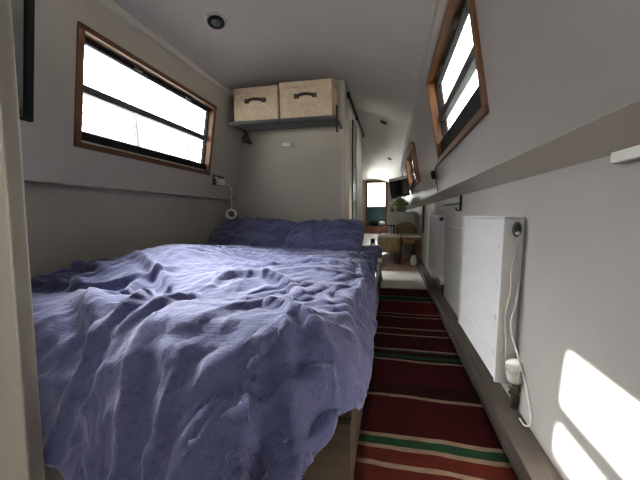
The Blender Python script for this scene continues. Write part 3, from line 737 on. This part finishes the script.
# ------------------------------------------------------------------ saloon
r = thing('upholstered_bench', (-.02, 3.5, 0), 'olive upholstered seat on dark legs in the saloon doorway', 'seat')
m = MB().box(-.18, .135, 3.38, 3.70, .16, .375); m.build('cushion', M['olive'], r, bevel=.045, seg=4, smooth=True)
MB().box(-.175, .13, 3.375, 3.70, .372, .392).build('throw', M['beige_cloth'], r, bevel=.008, smooth=True)
for x, y in ((-.15, 3.40), (.11, 3.40), (-.15, 3.67), (.11, 3.67)): MB().tube([(x, y, .17), (x*1.06, y, .010)], .012, 8, radii=[.014, .009]).build('leg', M['dark_wood'], r, smooth=True)
r = thing('side_table', (.28, 3.5, 0), 'small red-brown wooden side table beside the olive seat', 'table')
MB().box(.145, .392, 3.36, 3.72, .378, .395).build('tabletop', M['beige_cloth'], r, bevel=.004)
MB().box(.155, .385, 3.375, 3.705, .335, .378).build('apron', M['red_wood'], r)
for x, y in ((.165, 3.385), (.375, 3.385), (.165, 3.695), (.375, 3.695)):
    MB().box(x-.013, x+.013, y-.013, y+.013, .009 if x < .3 else 0.0, .336).build('leg', M['red_wood'], r, bevel=.003)
MB().box(.165, .375, 3.376, 3.392, .085, .105).build('stretcher', M['red_wood'], r)
o = MB().pydata(*(lambda q: q)(([(.242, 3.22, .009), (.338, 3.20, .009), (.345, 3.29, .009), (.248, 3.30, .009), (.250, 3.235, .12), (.330, 3.225, .13), (.332, 3.275, .125), (.255, 3.28, .118), (.268, 3.25, .165), (.318, 3.245, .172), (.318, 3.258, .170), (.270, 3.262, .163)],
    [(3, 2, 1, 0), (0, 1, 5, 4), (1, 2, 6, 5), (2, 3, 7, 6), (3, 0, 4, 7), (4, 5, 9, 8), (5, 6, 10, 9), (6, 7, 11, 10), (7, 4, 8, 11), (8, 9, 10, 11)]))).build('white_bag', M['white_cloth'], None, (.29, 3.25, .009), smooth=True)
ss = o.modifiers.new('soft', 'SUBSURF'); ss.levels = 2; ss.render_levels = 2
tag(o, 'crumpled white bag on the floor before the side table', 'bag')
r = thing('wooden_chair', (-.05, 3.95, 0), 'dark wooden chair behind the olive seat', 'chair')
MB().box(-.16, .05, 3.82, 4.02, .36, .385).build('seat', M['dark_wood'], r, bevel=.006)
MB().box(-.16, .055, 3.81, 3.835, .50, .525).build('top_rail', M['dark_wood'], r, bevel=.006)
for x, y, h in ((-.15, 3.825, .52), (.045, 3.825, .52), (-.15, 4.0, .37), (.045, 4.0, .37)): MB().box(x-.012, x+.012, y-.012, y+.012, .009, h).build('leg', M['dark_wood'], r, bevel=.003)
for x in (-.10, -.05, 0): MB().box(x-.006, x+.006, 3.818, 3.828, .385, .505).build('back_slat', M['dark_wood'], r)
r = thing('armchair', (.25, 4.15, 0), 'olive covered armchair with red-brown arms before the white cabinet', 'armchair')
MB().box(.10, .38, 4.02, 4.32, .20, .36).build('seat', M['olive'], r, bevel=.03, seg=3, smooth=True)
m = MB(); m.prism([(.085+.31*i/12, .36+.20*math.sin(PI*(.22+.56*i/12))) for i in range(13)]+[(.395, .25), (.085, .25)], 'Y', 4.30, 4.39); m.build('backrest', M['olive'], r, bevel=.02, seg=3, smooth=True)
for x in (.085, .365):
    MB().box(x, x+.03, 3.98, 4.34, .43, .455).build('arm', M['red_wood'], r, bevel=.006)
    MB().box(x+.003, x+.027, 3.99, 4.015, .009 if x < .3 else 0, .43).build('leg', M['red_wood'], r, bevel=.003)
    MB().box(x+.003, x+.027, 4.31, 4.335, 0, .43).build('leg', M['red_wood'], r, bevel=.003)
# ledge with plants, television
r = thing('cabinet', (.18, 4.6, 0), 'white half-height cabinet at the far right carrying the plants', 'cabinet')
MB().box(-.03, XRL-.003, 4.42, 4.85, .001, .70).build('body', M['white_paint'], r, bevel=.003)
MB().box(-.045, XRL-.002, 4.40, 4.86, .701, .722).build('worktop', M['white_paint'], r, bevel=.003)
MB().box(.0, .375, 4.408, 4.42, .05, .67).build('door_panel', M['white_paint'], r, bevel=.002)
def plant(x, y, z, h, w, nl, label, flowers):
    r = thing('potted_plant', (x, y, z), label, 'plant', 'plants on the white cabinet')
    MB().lathe([(w*.30, 0), (w*.42, h*.28), (w*.44, h*.30), (w*.36, h*.28)], (x, y, z+.001), seg=16).build('pot', M['pot'], r, smooth=True)
    m = MB(); rd = random.Random(int(x*1000))
    for k in range(nl):
        a = rd.uniform(0, 2*PI); e = rd.uniform(.1, 1.35); L = h*.62*rd.uniform(.6, 1)
        b = Vector((x, y, z+h*.28)); t = b+Vector((math.cos(a)*math.sin(e)*L*w/h*1.4, math.sin(a)*math.sin(e)*L*.5, math.cos(e)*L+.02)); s = Vector((-math.sin(a), math.cos(a), .3))*w*.09
        mid = (b+t)/2+Vector((0, 0, .02))
        v = [m.bm.verts.new(p) for p in (b, mid-s, t, mid+s)]; m.bm.faces.new(v)
        if k < flowers: MB().blob(t, (.013, .013, .013), 8, .3, k).build('flower', M['petal'], r, smooth=True)
    m.build('leaves', M['leaf'], r)
plant(.17, 4.47, .722, .27, .22, 150, 'round bushy pale green plant below the television', 14)
plant(.03, 4.46, .722, .19, .11, 50, 'small plant with white flowers beside the bushy one on the cabinet', 12)
r = thing('television', (.11, 4.13, 1.1), 'black flat television angled out from the right wall', 'television')
# thin body turned a little towards the aisle
A = Matrix.Translation((.115, 4.12, 1.11)) @ Matrix.Rotation(math.radians(-18), 4, 'Z') @ Matrix.Rotation(math.radians(-8), 4, 'Y') @ Matrix.Rotation(math.radians(6), 4, 'X')
def tv(m): 
    for v in m.bm.verts: v.co = A @ v.co
    return m
tv(MB().box(-.15, .15, 0, .035, -.155, .155)).build('case', M['black_plastic'], r, bevel=.004)
tv(MB().box(-.14, .14, -.003, .002, -.12, .10)).build('screen', M['screen'], r)
tv(MB().box(-.145, .145, -.004, .002, .112, .148)).build('top_band', M['alu'], r)
MB().tube([(.13, 4.16, 1.1), (XR(1.1), 4.2, 1.1)], .015, 8).build('wall_arm', M['black'], r)
# bundle on the sill
r = thing('folded_blanket', (-.5, 9.15, .25), 'black and white bundled blanket on the step of the end door', 'blanket')
MB().blob((-.60, 9.15, .36), (.19, .10, .105), 14, .2, 1).build('dark_fold', M['black_cloth'], r, smooth=True)
MB().blob((-.34, 9.15, .345), (.14, .09, .09), 14, .2, 4).build('white_fold', M['white_cloth'], r, smooth=True)

# ------------------------------------------------------------------ outside
r = thing('white_shed', (-8.2, 9, -1.2), 'pale boarded shed outside the left window', 'shed')
m = MB().box(-10.2, -8.2, 5.0, 9.7, -1.2, 3.95); m.build('walls', M['siding'], r)
m = MB()
for z in (2.78, 3.06, 3.34, 3.63): m.box(-8.2, -8.16, 5.3, 7.12, z, z+.05).box(-8.2, -8.16, 7.26, 9.3, z, z+.05)
for y in (7.12, 7.2, 9.28): m.box(-8.2, -8.16, y, y+.05, 2.5, 3.9)
m.build('batten', M['batten'], r)
r = thing('grey_building', (-1, 22, -1.2), 'grey gabled building seen through the end door', 'building')
MB().prism([(-1.7, -1.2), (1.2, -1.2), (1.2, 1.9), (-.2, 1.9), (-1.7, 1.6)], 'Y', 22, 26).build('walls', M['pot'], r)
MB().box(-1.5, -.9, 21.96, 22, .6, 1.3).build('window', M['siding'], r)
MB().box(-.4, .6, 21.95, 22, -.2, 1.2).build('white_door', M['siding'], r)
struct(MB().prism([(-1.25, -1.2), (.95, -1.2), (.95, 4.3), (-.15, 5.1), (-1.25, 4.3)], 'X', -6.4, -6).build('wall_sun_blocker', M['paving']))  # unseen wall added to keep direct sun out of the left bed window
struct(MB().box(-40, 40, -40, 40, -1.3, -1.2).build('ground', M['paving']))

# ------------------------------------------------------------------ light
SKY = (1.6, 85, 10)
w = bpy.data.worlds.new('sky'); SC.world = w; w.use_nodes = True
wt = w.node_tree; bg = wt.nodes['Background']
# overcast sky with a broad bright patch of cloud over the left bank
tc = wt.nodes.new('ShaderNodeTexCoord'); dp = wt.nodes.new('ShaderNodeVectorMath'); dp.operation = 'DOT_PRODUCT'
dp.inputs[1].default_value = Vector((-.62, .46, .72)).normalized(); wt.links.new(tc.outputs['Generated'], dp.inputs[0])
cl = wt.nodes.new('ShaderNodeMath'); cl.operation = 'MAXIMUM'; cl.inputs[1].default_value = 0; wt.links.new(dp.outputs['Value'], cl.inputs[0])
pw = wt.nodes.new('ShaderNodeMath'); pw.operation = 'POWER'; pw.inputs[1].default_value = 12; wt.links.new(cl.outputs[0], pw.inputs[0])
ma = wt.nodes.new('ShaderNodeMath'); ma.operation = 'MULTIPLY_ADD'; ma.inputs[1].default_value = SKY[1]; ma.inputs[2].default_value = SKY[0]; wt.links.new(pw.outputs[0], ma.inputs[0])
dp2 = wt.nodes.new('ShaderNodeVectorMath'); dp2.operation = 'DOT_PRODUCT'; dp2.inputs[1].default_value = Vector((-.05, .9, .42)).normalized(); wt.links.new(tc.outputs['Generated'], dp2.inputs[0])
cl2 = wt.nodes.new('ShaderNodeMath'); cl2.operation = 'MAXIMUM'; cl2.inputs[1].default_value = 0; wt.links.new(dp2.outputs['Value'], cl2.inputs[0])
pw2 = wt.nodes.new('ShaderNodeMath'); pw2.operation = 'POWER'; pw2.inputs[1].default_value = 10; wt.links.new(cl2.outputs[0], pw2.inputs[0])
ma2 = wt.nodes.new('ShaderNodeMath'); ma2.operation = 'MULTIPLY_ADD'; ma2.inputs[1].default_value = SKY[2]; wt.links.new(pw2.outputs[0], ma2.inputs[0]); wt.links.new(ma.outputs[0], ma2.inputs[2]); ma = ma2
bg.inputs[0].default_value = (1, .985, .96, 1); wt.links.new(ma.outputs[0], bg.inputs[1])
s = bpy.data.lights.new('sun', 'SUN'); s.energy = 45; s.angle = .014; s.color = (1, .93, .82)
so = bpy.data.objects.new('sun', s); C.objects.link(so); so.rotation_euler = Vector((1.9, .74, -1.14)).to_track_quat('-Z', 'Y').to_euler()
def portal(loc, rot, sx, sy):
    l = bpy.data.lights.new('window_portal', 'AREA'); l.shape = 'RECTANGLE'; l.size = sx; l.size_y = sy; l.cycles.is_portal = True
    o = bpy.data.objects.new('window_portal', l); C.objects.link(o); o.location = loc; o.rotation_euler = rot
for side, lst in (('L', WL), ('R', WR)):
    for y0, y1, z0, z1 in lst:
        zc = (z0+z1)/2; x = XL(zc)-.09 if side == 'L' else XR(zc)+.09
        n = Vector((1, 0, -.18)) if side == 'L' else Vector((-1, 0, -.18))
        portal((x, (y0+y1)/2, zc), n.to_track_quat('-Z', 'Z').to_euler(), y1-y0, z1-z0)
portal(((FW[0]+FW[1])/2, YF+.06, 1.4), Vector((0, -1, 0)).to_track_quat('-Z', 'Z').to_euler(), FW[1]-FW[0], .9)
portal(((BD[0]+BD[1])/2, YB-.06, (BD[2]+BD[3])/2), Vector((0, 1, 0)).to_track_quat('-Z', 'Z').to_euler(), BD[1]-BD[0], BD[3]-BD[2])

# ------------------------------------------------------------------ camera
cam = bpy.data.cameras.new('camera'); co = bpy.data.objects.new('camera', cam); C.objects.link(co); SC.camera = co
cam.sensor_width = 36; cam.lens = 250/640*36; cam.shift_x = -30/640; cam.clip_start = .02
co.location = (0, 0, .68); co.rotation_euler = (math.radians(90-5.86), 0, math.radians(9.31))
for ob in bpy.data.objects:
    if '_o' in ob: del ob['_o']
SC.view_settings.view_transform = 'Standard'; SC.view_settings.look = 'None'; SC.view_settings.gamma = 1; SC.view_settings.exposure = 1.18
SC.cycles.use_denoising = True; SC.cycles.max_bounces = 12; SC.cycles.diffuse_bounces = 8; SC.cycles.transparent_max_bounces = 12
SC.cycles.sample_clamp_indirect = 8
